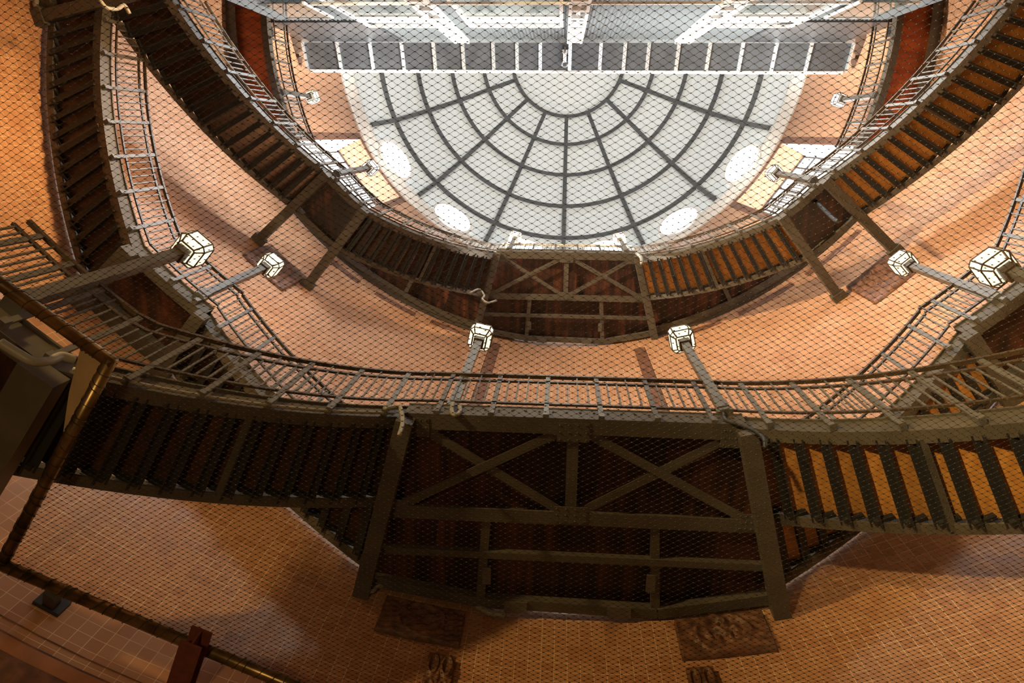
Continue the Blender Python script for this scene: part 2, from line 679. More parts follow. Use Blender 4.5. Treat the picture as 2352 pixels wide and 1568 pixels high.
def landing(label, zb):
    """the six o'clock landing: horizontal truss, planks, wall beams; zb = underside"""
    o = thing('stair_landing', label, 'landing', (0, -9.5, zb))
    w0, w1, y0, y1 = 2.13, 2.44, -8.09, -9.41

    def xw(y):
        return w0 + (w1 - w0) * (y - y0) / (y1 - y0)
    # inner edge beam: channel with web and lower flange
    m = MB()
    m.bar((-w0 - .05, y0, zb + .015), (w0 + .05, y0, zb + .015), .22, .03)
    m.bar((-w0 - .05, y0 + .10, zb + .16), (w0 + .05, y0 + .10, zb + .16), .02, .30)
    m.bar((-w0 - .05, y0 + .02, zb + .325), (w0 + .05, y0 + .02, zb + .325), .20, .03)
    for k in range(24):
        x = -w0 + .1 + (2 * w0 - .2) * k / 23
        q = Vector((x, y0 + .115, zb + .2))
        m.box(q, .03, .02, .03)
    m.build('edge_beam', M_STEEL, o)
    m = MB()
    m.bar((-w1, y1, zb + .015), (w1, y1, zb + .015), .19, .03)
    m.bar((-w1, y1 - .02, zb + .15), (w1, y1 - .02, zb + .15), .02, .26)
    m.build('middle_beam', M_STEEL, o)
    z = zb + .03
    d = .12
    for s in (-1, 1):
        MB().bar((s * w0, y0, z + .02), (0, y1, z + .02), d, .015).build('diagonal_brace', M_STEEL, o)
        MB().bar((0, y0, z), (s * w1, y1, z), d, .015).build('diagonal_brace', M_STEEL, o)
    MB().bar((0, y0, z - .005), (0, y1, z - .005), .15, .02).build('centre_strut', M_STEEL, o)
    for (x, y, w, h) in ((0, y0 - .08, .42, .26), (0, y1 + .06, .44, .24), (w0 - .12, y0 - .08, .3, .26), (-w0 + .12, y0 - .08, .3, .26), (w1 - .12, y1 + .06, .3, .24), (-w1 + .12, y1 + .06, .3, .24)):
        g = gusset((x, y), w, h, zb - .004).build('gusset_plate', M_STEEL, o)
        rv = MB()
        rivets(rv, (x, y), w - .08, h - .06, zb - .01, 4, 3)
        rv = rv.build('rivets', M_STEEL, o)
        rv.parent = g
        rv.location = -g.location + rv.location
    # outer half: second rail, wall beam in three straight lengths, cross members
    m = MB()
    m.bar((-2.68, -10.02, zb + .05), (2.62, -10.02, zb + .05), .10, .1)
    m.build('rear_beam', M_STEEL, o)
    pw = [(2.78, -10.52), (1.2, -10.78), (-1.24, -10.82), (-2.84, -10.48)]
    m = MB()
    for (a, b) in zip(pw, pw[1:]):
        m.bar((*a, zb + .07), (*b, zb + .07), .15, .14)
    m.build('wall_beam', M_STEEL, o)
    for s in (-1, 1):
        MB().bar((s * 1.12, -9.45, zb + .08), (s * 1.22, -10.9, zb + .08), .12, .1).build('cross_member', M_STEEL, o)
        MB().box((s * 1.12, -10.35, zb + .02), .12, .26, .03).build('cleat', M_RAIL, o)
        MB().box((s * .62 * 1.15, -10.80, zb - .02), .32, .17, .03).build('cleat', M_RAIL, o)
        # projecting bracket beam that carries the end of the landing
        a, b = P(s * 14.95, 8.3, zb - .12), P(s * 14.95, 11.02, zb - .12)
        MB().bar(a, b, .22, .24).build('bracket_beam', M_STEEL, o)
    n = 21
    for row, (ya, yb) in enumerate(((y0 - .1, y1 - .05), (y1 + .05, -10.87))):
        for i in range(n):
            u0, u1 = -1 + 2 * i / n, -1 + 2 * (i + 1) / n
            g = -.001
            q = []
            for (u, y) in ((u0, ya), (u1, ya), (u1, yb), (u0, yb)):
                ww = xw(y) + .03
                q.append(Vector((u * ww + (g if u == u0 else -g), y, 0)))
            dz = random.uniform(0, .012)
            MB().hexa([Vector((p.x, p.y, zb + .24 + dz + .02 * row)) for p in q], [Vector((p.x, p.y, zb + .30)) for p in q]).build('plank', M_PLANK, o)
    return o


Z_A, Z_C = 8.5, 22.0
landing('lower stair landing with crossed steel braces under dark planks, nearest the viewer', Z_A)
landing('upper stair landing with crossed steel braces, below the middle of the dome', Z_C)


# ------------------------------------------------------------------ stair flights
def flight(label, ta, tb, za, zb, r0, r1, nst, bars=(.5,)):
    wood = M_TREAD_SHADE if ta > 0 else M_TREAD  # left flights take the wood with shade in its colour
    """za, zb: underside of stringers at theta ta, tb"""
    f = lin([(ta, za), (tb, zb)])
    sg = 1 if tb > ta else -1
    tm = (ta + tb) / 2
    o = thing('stair_flight', label, 'staircase', P(tm, (r0 + r1) / 2, f(tm)))
    for (ra, rb, wd) in ((r0 - .01, r0 + .16, 0), (r1 - .14, r1, 1)):
        m = MB()
        m.arc(f, ta, tb, ra, rb, 0, .03)
        if wd == 0:
            m.arc(f, ta, tb, ra, ra + .02, .03, .30)
            m.arc(f, ta, tb, ra - .03, rb - .02, .30, .33)
        else:
            m.arc(f, ta, tb, rb - .02, rb, .03, .30)
        m.build('stringer', M_STEEL, o)
    dz = (zb - za) / nst
    dt = (tb - ta) / nst
    low = dz < 0   # flight descends away from ta
    # tread mesh at theta = 0
    ht = abs(dt)

    def wedge(a0, a1, rr0, rr1, z0, z1):
        return MB().hexa([P(a0, rr0, z0), P(a1, rr0, z0), P(a1, rr1, z0), P(a0, rr1, z0)],
                         [P(a0, rr0, z1), P(a1, rr0, z1), P(a1, rr1, z1), P(a0, rr1, z1)])
    # uphill direction in theta
    up = -sg if low else sg
    tr = wedge(-up * ht * .86, up * ht * .16, r0 + .10, r1 - .08, .10, .145)
    ri = wedge(up * ht * .14, up * ht * .20, r0 + .10, r1 - .08, -.02, .29)
    ri.add(*(lambda w: (w.v, w.f))(wedge(up * ht * .10, up * ht * .52, r0 + .10, r1 - .08, .085, .105)))
    br = wedge(-up * ht * .45, up * ht * .4, r1 - .18, r1 - .13, .02, .16)
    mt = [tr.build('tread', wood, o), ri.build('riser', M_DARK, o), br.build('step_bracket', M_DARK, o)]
    meshes = [x.data for x in mt]
    for x in mt:
        bpy.data.objects.remove(x)
    nm = ('tread', 'riser', 'step_bracket')
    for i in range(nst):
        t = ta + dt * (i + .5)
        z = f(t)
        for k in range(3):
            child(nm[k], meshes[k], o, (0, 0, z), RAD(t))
    for b in bars:
        t = ta + (tb - ta) * b
        MB().bar(P(t, r0 + .1, f(t) + .015), P(t, r1 - .05, f(t) + .015), .09, .05).build('cross_bar', M_STEEL, o)
    return o


def mid_landing(label, ta, tb, z, r0, r1, brk=True, plank=M_PLANK, rb0=None, bw=.22):
    tm = (ta + tb) / 2
    o = thing('stair_landing', label, 'landing', P(tm, (r0 + r1) / 2, z))
    f = lambda t: z
    m = MB()
    m.arc(f, ta, tb, r0 - .01, r0 + .16, 0, .03).arc(f, ta, tb, r0 - .01, r0 + .01, .03, .30).arc(f, ta, tb, r0 - .04, r0 + .14, .30, .33)
    m.build('edge_beam', M_STEEL, o)
    MB().arc(f, ta, tb, r1 - .14, 10.99 if r1 > 10 else r1, 0, .28).build('outer_beam', M_STEEL, o)
    n = max(3, int(abs(tb - ta) / 1.5))
    for i in range(n):
        a, b = ta + (tb - ta) * i / n, ta + (tb - ta) * (i + 1) / n
        e = -(b - a) * .004
        MB().arc(f, a + e, b - e, r0 + .1, r1 - .05, .22, .27, 2).build('plank', plank, o)
    if brk:
        for t in (ta, tb):
            MB().bar(P(t, (rb0 or r0) - .03, z - .12), P(t, 11.02, z - .12), bw, .24).build('bracket_beam', M_STEEL, o)
            MB().bar(P(t, 10.8, z - .17), P(t, 11.0, z - .17), .34, .22).build('wall_plate', M_STEEL, o)
    return o


Z_Z, Z_L2, Z_B, Z_L3 = 6.12, 11.25, 14.92, 18.6
T0, T1, T2, T3 = 14.9, 39.5, 48.5, 77.5
TZ = 36.8
SD = {1: 'left', -1: 'right'}
for s in (1, -1):
    sd = SD[s]
    flight('wide %s flight of timber steps going down from the lower landing, inner lane' % sd, s * T0, s * TZ, Z_A + .1, Z_Z, R_IN, R_MID, 13)
    mid_landing('small %s landing at the foot of the lower inner flight, next to the net' % sd, s * TZ, s * T2, Z_Z, R_IN, R_MID, rb0=R_IN, bw=.38)
    flight('%s flight rising along the wall behind the lower landing' % sd, s * T0, s * T1, Z_A + .15, Z_L2, R_MID + .05, R_OUT, 14)
    mid_landing('%s half landing against the tile wall, below the lit lantern there' % sd, s * T1, s * T2, Z_L2, R_MID - .07, R_OUT, True)
    flight('steep dark %s flight rising from the wall side half landing' % sd, s * T2, s * T3, Z_L2, Z_B, R_MID - .07, R_OUT, 16)
    flight('%s flight of steps going down from the upper landing, inner lane' % sd, s * T0, s * T1, Z_C - .15, Z_L3, R_IN, R_MID, 14, (.47,))
    mid_landing('%s half landing between two bracket beams below the dome edge' % sd, s * T1, s * T2, Z_L3, R_IN, R_MID)
    flight('long %s flight going on down from the half landing under the dome edge' % sd, s * T2, s * T3, Z_L3, Z_B + .05, R_IN, R_MID, 16)
    mid_landing('%s side landing at the outer edge of the picture, where two flights meet' % sd, s * T3, s * 102, Z_B, R_IN, R_OUT)

# gallery on the wall side at the upper landing
GAL = lin([(14.9, 22.0), (57, 22.0), (68, 22.80), (87, 23.95), (104, 24.3)])
for s in (1, -1):
    zf = lambda t: GAL(abs(t))
    sd = SD[s]
    o = thing('gallery_walkway', '%s plank gallery curving along the wall from the upper landing' % sd, 'walkway', P(s * 50, 10.3, 22))
    MB().arc(zf, s * 14.9, s * 104, R_MID - .05, R_MID + .12, 0, .03).arc(zf, s * 14.9, s * 104, R_MID + .1, R_MID + .12, .03, .3).arc(zf, s * 60, s * 104, R_MID - .08, R_MID - .05, 0, .32).build('edge_beam', M_STEEL, o)
    MB().arc(zf, s * 14.9, s * 104, R_OUT - .20, R_OUT, 0, .03).arc(zf, s * 14.9, s * 104, R_OUT - .02, R_OUT + .12, .03, .3).build('wall_beam', M_STEEL, o)
    for t in (28.5, 52, 68, 90):
        MB().bar(P(s * t, R_MID, zf(t) + .06), P(s * t, R_OUT, zf(t) + .06), .12, .1).build('cross_member', M_STEEL, o)
    a = 15.
    while a < 103:
        MB().arc(zf, s * (a - .005), s * (a + 1.305), R_MID + .05, R_OUT + .10, .22, .27, 2).build('plank', M_REDPLANK if a > 58 else M_PLANK, o)
        a += 1.3


# ------------------------------------------------------------------ railings
def railing(label, ta, tb, zf, r, posts, chord=False, group=None, hts=(.46, 1.34, 1.58), base=.04, per=4, hand=M_HAND):
    """posts along ta..tb; zf underside height of the beam it stands on; chord: straight in plan"""
    A, B = P(ta, r, 0), P(tb, r, 0)

    def pos(u):
        t = ta + (tb - ta) * u
        if chord:
            p = A.lerp(B, u)
            return Vector((p.x, p.y, zf(t)))
        return P(t, r, zf(t))

    def tang(u):
        d = pos(min(u + .01, 1)) - pos(max(u - .01, 0))
        d.z = 0
        return d.normalized()
    c = pos(.5)
    o = thing('stair_railing', label, 'railing', c, group)
    n = 2 if chord else max(3, int(abs(tb - ta) / 1.5))
    for nm, h, w, hh, mt in (('lower_rail', hts[0], .03, .045, M_HAND), ('upper_rail', hts[1], .03, .055, M_HAND), ('handrail', hts[2], .055, .05, hand)):
        m = MB()
        m.loft([(lambda p, q: [p - q * w / 2, p + q * w / 2, p + q * w / 2 + Vector((0, 0, hh)), p - q * w / 2 + Vector((0, 0, hh))])(
            pos(i / (n - 1)) + Vector((0, 0, h)), Vector((tang(i / (n - 1)).y, -tang(i / (n - 1)).x, 0))) for i in range(n)])
        m.build(nm, mt, o)
    pm = MB().box((0, 0, (base + hts[2]) / 2), .065, .03, hts[2] - base)
    pm.box((0, 0, base + .02), .075, .09, .10)
    pme = pm.build('post', M_RAIL, o)
    bme = MB().box((0, 0, (hts[0] + hts[1]) / 2), .022, .022, hts[1] - hts[0]).build('baluster', M_RAIL, o)
    sme = MB().box((0, 0, (hts[1] + hts[2]) / 2 + .03), .02, .02, hts[2] - hts[1]).build('spacer', M_RAIL, o)
    mp, mb_, ms = pme.data, bme.data, sme.data
    for x in (pme, bme, sme):
        bpy.data.objects.remove(x)
    slots = (posts + 1) * (per + 1)
    for i in range(slots):
        u = (i + .5) / slots
        d = tang(u)
        a = math.atan2(d.y, d.x)
        if i % (per + 1) == per // 2:
            child('post', mp, o, pos(u), a)
        else:
            child('baluster', mb_, o, pos(u), a)
            if i % (per + 1) == (per // 2 + per // 2 + 1) % (per + 1):
                child('spacer', ms, o, pos(u), a)
    return o


RR = R_IN - .06
zA = lambda t: Z_A
zC = lambda t: Z_C
railing('railing along the front of the lower landing, between its two lanterns', 14.9, -14.9, zA, 8.26, 5, True)
railing('small railing along the front of the upper landing, against the dome', 14.9, -14.9, zC, 8.26, 5, True)
for s in (1, -1):
    sd = SD[s]
    railing('%s railing following the inner flight down from the lower landing' % sd, s * T0, s * T1, lin([(s * T0, Z_A + .1), (s * TZ, Z_Z), (s * T1, Z_Z)]), RR, 5)
    railing('%s railing of the small landing next to the net' % sd, s * T1, s * T2, lambda t: Z_Z, RR, 2)
    railing('%s railing of the wall side flight rising behind the lower landing' % sd, s * T0, s * T1, lin([(s * T0, Z_A + .15), (s * T1, Z_L2)]), R_MID - .10, 5, hts=(.42, 1.2, 1.42))
    railing('%s railing of the half landing beside the wall lantern' % sd, s * T1, s * T2, lambda t: Z_L2, R_MID - .13, 2, hts=(.42, 1.2, 1.42))
    railing('%s railing climbing from the wall side half landing to the picture edge' % sd, s * T2, s * T3, lin([(s * T2, Z_L2), (s * T3, Z_B)]), R_MID - .13, 6, hts=(.42, 1.2, 1.42))
    railing('%s railing following the inner flight down from the upper landing' % sd, s * T0, s * T1, lin([(s * T0, Z_C - .15), (s * T1, Z_L3)]), RR, 5)
    railing('%s railing of the half landing between the bracket beams under the dome edge' % sd, s * T1, s * T2, lambda t: Z_L3, RR, 2)
    railing('%s railing of the long flight below the gallery' % sd, s * T2, s * T3, lin([(s * T2, Z_L3), (s * T3, Z_B + .05)]), RR, 6)
    railing('%s railing on the upper gallery, beside the plank ceiling' % sd, s * 60, s * 70, lambda t: GAL(abs(t)), R_MID - .12, 2)
    railing('%s railing on the highest stretch of the gallery, next to the lift front' % sd, s * 70, s * 102, lambda t: GAL(abs(t)), R_MID - .12, 7)


# ------------------------------------------------------------------ lanterns
def lantern(label, th, r, zb, h, lit=M_LAMP, size=.40, tilt=0., out=0., group=None):
    b = P(th, r, zb)
    o = thing('post_lantern', label, 'lamp', b, group)
    rad = P(th, 1, 0)
    tan = P(th + 90, 1, 0)
    Z = Vector((0, 0, 1))
    ax = (tan, rad, Z)
    top = P(th + tilt, r + out, zb + h)
    MB().bar(b, top, .13, .13, rad).build('post', M_RAIL, o)
    fm = MB().box(b + Vector((0, 0, .05)) + rad * .06, .20, .22, .12, ax)
    fm.box(b + Vector((0, 0, .18)), .16, .16, .2, ax)
    fm.build('post_foot', M_RAIL, o)
    MB().box(top + Vector((0, 0, .05)), size * .46, size * .46, .24, ax).build('socket', M_HAND, o)
    c = top + Vector((0, 0, .10))
    hs = size / 2

    def ring(k, z, ch=.30):
        q = hs * k
        e = q * (1 - ch * 1.0)
        pts = [(-q, -e), (-e, -q), (e, -q), (q, -e), (q, e), (e, q), (-e, q), (-q, e)]
        return [c + tan * x + rad * y + Z * z for x, y in pts]
    H = size * 1.35
    rg = [ring(.62, 0, .2), ring(1, H * .24), ring(1, H * .76), ring(.62, H, .2)]
    shade = MB().loft(rg).build('glass_shade', lit, o)
    m = MB()
    bw = size * .035
    for k in range(8):
        for a, bb in zip(rg, rg[1:]):
            m.tube([a[k], bb[k]], bw, 4)
    for g in rg:
        m.tube(g + [g[0]], bw, 4)
    q = [g.copy() for g in (rg[1][0].lerp(rg[2][0], .5), )]
    if lit is M_LAMP and zb < 20:
        l = bpy.data.lights.new('lantern_light', 'POINT')
        l.energy = 60
        l.color = (1., .72, .36)
        l.shadow_soft_size = .05
        lo = bpy.data.objects.new('lantern_light', l)
        C.objects.link(lo)
        lo.location = c + Z * (H + .12)
    fr = m.build('frame', M_HAND, o)
    fr.parent = shade
    fr.location = fr.location - shade.location
    return o


lantern('lit lantern on a post at the left end of the lower landing railing', 11.4, 8.22, 8.75, 3.35)
lantern('lit lantern on a post at the right end of the lower landing railing', -13.9, 8.22, 8.85, 3.2)
lantern('lit lantern on the left half landing in front of a brown wall relief', 41.3, R_MID - .12, 11.5, 2.75)
lantern('lit lantern on the right half landing in front of a brown wall relief', -43.9, R_MID - .12, 11.45, 2.9)
lantern('largest lit lantern on a long post crossing the left edge, above the net frame', 41.9, 8.25, 6.4, 3.15)
lantern('large lit lantern cut off by the right edge of the picture', -41.9, 8.25, 6.4, 3.0)
lantern('small pale lantern at the left end of the upper landing railing', 12.7, 8.2, 22.3, 2.6, M_LAMPD)
lantern('small pale lantern at the right end of the upper landing railing', -13.1, 8.2, 22.3, 2.6, M_LAMPD)
lantern('lantern before the left arched recess under the dome', 47.9, 8.25, 18.9, 3.1, M_LAMPD)
lantern('lantern before the right arched recess under the dome', -47.8, 8.25, 18.9, 3.1, M_LAMPD)
lantern('bright white lantern on the left gallery railing near the lift front', 69.9, R_MID - .1, 23.1, 2.5, M_LAMP)
lantern('white lantern on the right gallery railing near the lift front', -70., R_MID - .1, 23.1, 2.6, M_LAMPD)

# ------------------------------------------------------------------ lift front across the shaft
LY = -1.0
o = thing('lift_front', 'grey metal lift housing with white columns and finned soffit across the dome', 'lift housing', (0, LY, 22))
XL, XR = 10.45, -10.5
m = MB()
n = 150
for i in range(n):   # vertical corrugation
    x0 = XR + .9 + (XL - XR - 1.8) * i / n
    w = (XL - XR - 1.8) / n
    m.hexa([(x0, LY + .02, 19.6), (x0 + w * .5, LY - .05, 19.6), (x0 + w, LY + .02, 19.6), (x0 + w, LY + .1, 19.6)],
           [(x0, LY + .02, 29.4), (x0 + w * .5, LY - .05, 29.4), (x0 + w, LY + .02, 29.4), (x0 + w, LY + .1, 29.4)])
m.build('corrugated_wall', M_CORR, o)
MB().box((0, LY + 2.2, 25.6), 17.5, 4.0, 9.6).build('housing_body', M_MESH, o)
# dark outer bays beside the columns
for s in (1, -1):
    MB().box((s * 8.25, LY - .02, 26.9), 3.6, .16, 4.9).build('side_panel', M_MESH, o)
# finned soffit rising toward the viewer
sa, sb = Vector((0, LY - .05, 29.45)), Vector((0, LY - 1.05, 29.92))
up = (sb - sa).cross(Vector((1, 0, 0))).normalized()
if up.z < 0:
    up = -up
m = MB()
m.hexa([sa + Vector((XL, 0, 0)), sa + Vector((XR, 0, 0)), sb + Vector((XR, 0, 0)), sb + Vector((XL, 0, 0))],
       [v + up * .12 for v in (sa + Vector((XL, 0, 0)), sa + Vector((XR, 0, 0)), sb + Vector((XR, 0, 0)), sb + Vector((XL, 0, 0)))])
m.build('soffit_panel', M_MESH, o)
xs = [775, 850, 922, 995, 1062, 1132, 1187, 1241, 1310, 1381, 1437, 1492, 1561, 1633, 1709, 1787, 1868]
for px in xs:
    d = ray(px, 100)
    k = (sa.y - .1 - CAM.y) / d.y
    x = (CAM + d * k).x
    MB().bar(Vector((x, sa.y, sa.z - .02)), Vector((x, sb.y, sb.z - .02)), .13, .12, up).build('soffit_fin', M_ZINC, o)
m = MB()
m.bar(sa + Vector((XL, 0, -.06)), sa + Vector((XR, 0, -.06)), .14, .16)
m.build('soffit_back_rail', M_ZINC, o)
m = MB()
m.tube([sb + Vector((XL - .1, -.06, 0)), sb + Vector((XR + .1, -.06, 0))], .07, 10)
for i in range(30):
    x = XR + .4 + (XL - XR - .8) * i / 29
    m.bar(sb + Vector((x - .1, -.02, .02)), sb + Vector((x + .1, -.1, -.05)), .03, .03)
m.build('edge_tube', M_WSTEEL, o, (0, 0, 0))
for x in (XL, XR):
    MB().bar(sa + Vector((x, 0, .0)), sb + Vector((x, 0, .0)), .08, .3, up).build('end_plate', M_ZINC, o)
for x in (4.1, -.13, -4.1):
    m = MB()
    for k in (-1, 1):
        m.bar((x + k * .24, LY - .16, 19.6), (x + k * .24, LY - .16, 28.8), .09, .14, (0, 1, 0))
    for z in (20.2, 21.6, 23.0, 24.4, 25.8, 27.2, 28.5):
        m.box((x, LY - .16, z), .5, .12, .34)
    m.box((x, LY - .1, 21.5), .12, .05, 15 * .5)
    m.build('lattice_column', M_WSTEEL, o)
for (x0, x1) in ((.36, 3.3), (4.4, 6.65), (-3.4, -.6), (-6.9, -4.5)):
    if x0 < -3 and x1 > -1:
        continue
    MB().box(((x0 + x1) / 2, LY - .07, 22.2), x1 - x0, .06, 5.0).build('window_pane', M_GLASS, o)
    m = MB()
    for x in (x0, x1):
        m.bar((x, LY - .12, 19.8), (x, LY - .12, 25.1), .10, .10, (0, 1, 0))
    m.bar((x0, LY - .12, 25.05), (x1, LY - .12, 25.05), .10, .12)
    m.box(((x0 + x1) / 2, LY - .10, 23.7), x1 - x0, .06, 1.15)
    m.build('window_frame', M_WSTEEL, o)
m = MB()
m.bar((8.2, LY - .2, 20.45), (-8.7, LY - .2, 20.45), .06, .14)
m.build('floor_beam', M_WSTEEL, o)
for s in (1, -1):
    a = thing('glass_screen', 'framed glass screen at the %s end of the lift front, near the gallery' % SD[s], 'glass screen', (s * 7.8, LY - .2, 21))
    MB().box((s * 7.75, LY - .24, 21.3), 1.25, .02, 2.4).build('glass_pane', M_GLASS, a)
    m = MB()
    m.bar((s * 7.1, LY - .24, 20), (s * 7.1, LY - .24, 22.55), .07, .06, (0, 1, 0))
    m.bar((s * 7.1, LY - .24, 22.5), (s * 8.4, LY - .24, 22.5), .07, .07)
    m.build('frame', M_WSTEEL, a)
# hoist hook fixed under the soffit
hb = Vector((.22, LY - .45, 29.5))
a = thing('hoist_hook', 'bright steel hoist hook hanging in the middle of the finned soffit', 'hook', hb)
m = MB()
cpt = hb + Vector((0, -.42, .08))
m.tube([cpt + Vector((.10 * math.cos(k * math.pi / 8), -.10 * math.sin(k * math.pi / 8), 0)) for k in range(17)], .03, 6)
m.build('ring', M_ZINC, a)
m = MB()
m.bar(hb + Vector((0, -.34, .05)), hb + Vector((0, -.02, -.1)), .13, .13)
m.box(hb + Vector((0, .02, -.08)), .2, .12, .12)
m.build('block', M_WSTEEL, a)
m = MB()
m.tube([hb + Vector((0, 0, -.1)), hb + Vector((-.01, -.04, -1.0)), hb + Vector((0, .02, -1.8))], .025, 6)
m.build('chain', M_DARK, a)
# cameras on the wall
for s in (1, -1):
    b = P(s * 81.8, 11, 29.9)
    a = thing('security_camera', 'small security camera on the tile wall at the %s end of the finned soffit' % SD[s], 'camera', b)
    t = P(s * 81.8, 1, 0)
    MB().box(b - t * .06, .12, .12, .2).build('mount', M_DARK, a)
    MB().bar(b - t * .1, b - t * .5 + Vector((0, .1, -.1)), .16, .14).build('body', M_WHITE, a)
    MB().bar(b - t * .5 + Vector((0, .1, -.1)), b - t * .58 + Vector((0, .12, -.12)), .12, .12).build('lens', M_DARK, a)
    g = MB()
    for k in range(6):
        g.bar(P(s * 84.2 + s * .5 * k, 10.94, 25.6), P(s * 84.2 + s * .5 * k, 10.94, 27.6), .06, .05, t)
    g.arc(lambda q: 0, s * 84., s * 87., 10.97, 11., 25.5, 27.7)
    o2 = g.build('ventilation_grille', M_DARK, None, P(s * 85.5, 11, 26.6))
    tag(o2, 'dark barred grille in the tile wall behind the %s gallery railing' % SD[s], 'grille')

# ------------------------------------------------------------------ net frame and net
ZN = 6.0
P0, P1, P2, P3 = (on_z(u, v, ZN) for u, v in ((0, 650), (253, 829), (3, 1296), (660, 1570)))
E0 = P1 + (P0 - P1) * 3.6
E3 = P2 + (P3 - P2) * 2.1
o = thing('net_frame', 'patinated steel tube frame that carries the safety net at lower left', 'tube frame', P2)
RT = .062
for a, b in ((P1, E0), (P1, P2), (P2, E3)):
    d = (b - a).normalized()
    MB().tube([a - d * RT * .6, b], RT, 16).build('frame_tube', M_TUBE, o, (0, 0, 0), True)
    # lacing wire wound round the tube
    L_ = (b - a).length
    nn = int(L_ / .13)
    s = d.cross(Vector((0, 0, 1))).normalized()
    u = s.cross(d)
    m = MB()
    pts = []
    for k in range(nn * 8):
        q = k / 8
        wob = .03 * math.sin(q * 1.7) + .02 * math.sin(q * 4.1)
        pts.append(a + d * (q * .13 + wob) + (s * math.cos(q * 2 * math.pi) + u * math.sin(q * 2 * math.pi)) * (RT + .006))
    m.tube(pts, .004, 4)
    m.build('lacing_wire', M_CABLE, o)
g = [on_z(u, v, ZN + .02) for u, v in ((186, 800), (250, 838), (146, 996), (160, 900))]
MB().hexa([p + Vector((0, 0, -.01)) for p in g], [p + Vector((0, 0, .012)) for p in g]).build('corner_plate', M_BRASS, o)
m = MB()
for k in range(20):
    q = g[1].lerp(g[2], (k + .5) / 20)
    m.box(q + Vector((0, 0, -.012)), .018, .018, .012)
for k in range(7):
    q = g[0].lerp(g[1], (k + .5) / 7)
    m.box(q + Vector((0, 0, -.012)), .018, .018, .012)
m.build('lacing_holes', M_DARK, o)
# brackets from the wall to the frame
b0 = on_z(118, 1362, ZN)
th = math.degrees(math.atan2(b0.x, -b0.y))
wb = on_r(118, 1388, 11.)
a = thing('wall_bracket', 'short black bracket fixing the net tube to the tile wall at lower left', 'bracket', wb)
nb = -P(th, 1, 0)
MB().bar(b0 + Vector((0, 0, .02)), wb, .13, .11).build('arm', M_DARK, a)
MB().bar(wb + nb * .05, wb, .30, .22).build('wall_plate', M_DARK, a)
b1 = on_z(452, 1462, ZN - .18)
th = math.degrees(math.atan2(b1.x, -b1.y))
a = tag(MB().build('x', M_RUST), 'x', 'x')
bpy.data.objects.remove(a)
m = MB()
pa, pb = P(th, b1.xy.length, ZN - .18), P(th, 11., ZN - .18)
tn = P(th + 90, 1, 0)
for dz in (-.11, .11):
    m.bar(pa + Vector((0, 0, dz)), pb + Vector((0, 0, dz)), .22, .025)
m.bar(pa, pb, .02, .21)
for k in (.25, .6):
    q = pa.lerp(pb, k)
    m.box(q, .02, .02, .2)
tag(m.build('steel_beam_stub', M_RUST, None, pa), 'red oxide steel beam stub under the net tube at the bottom left', 'beam')


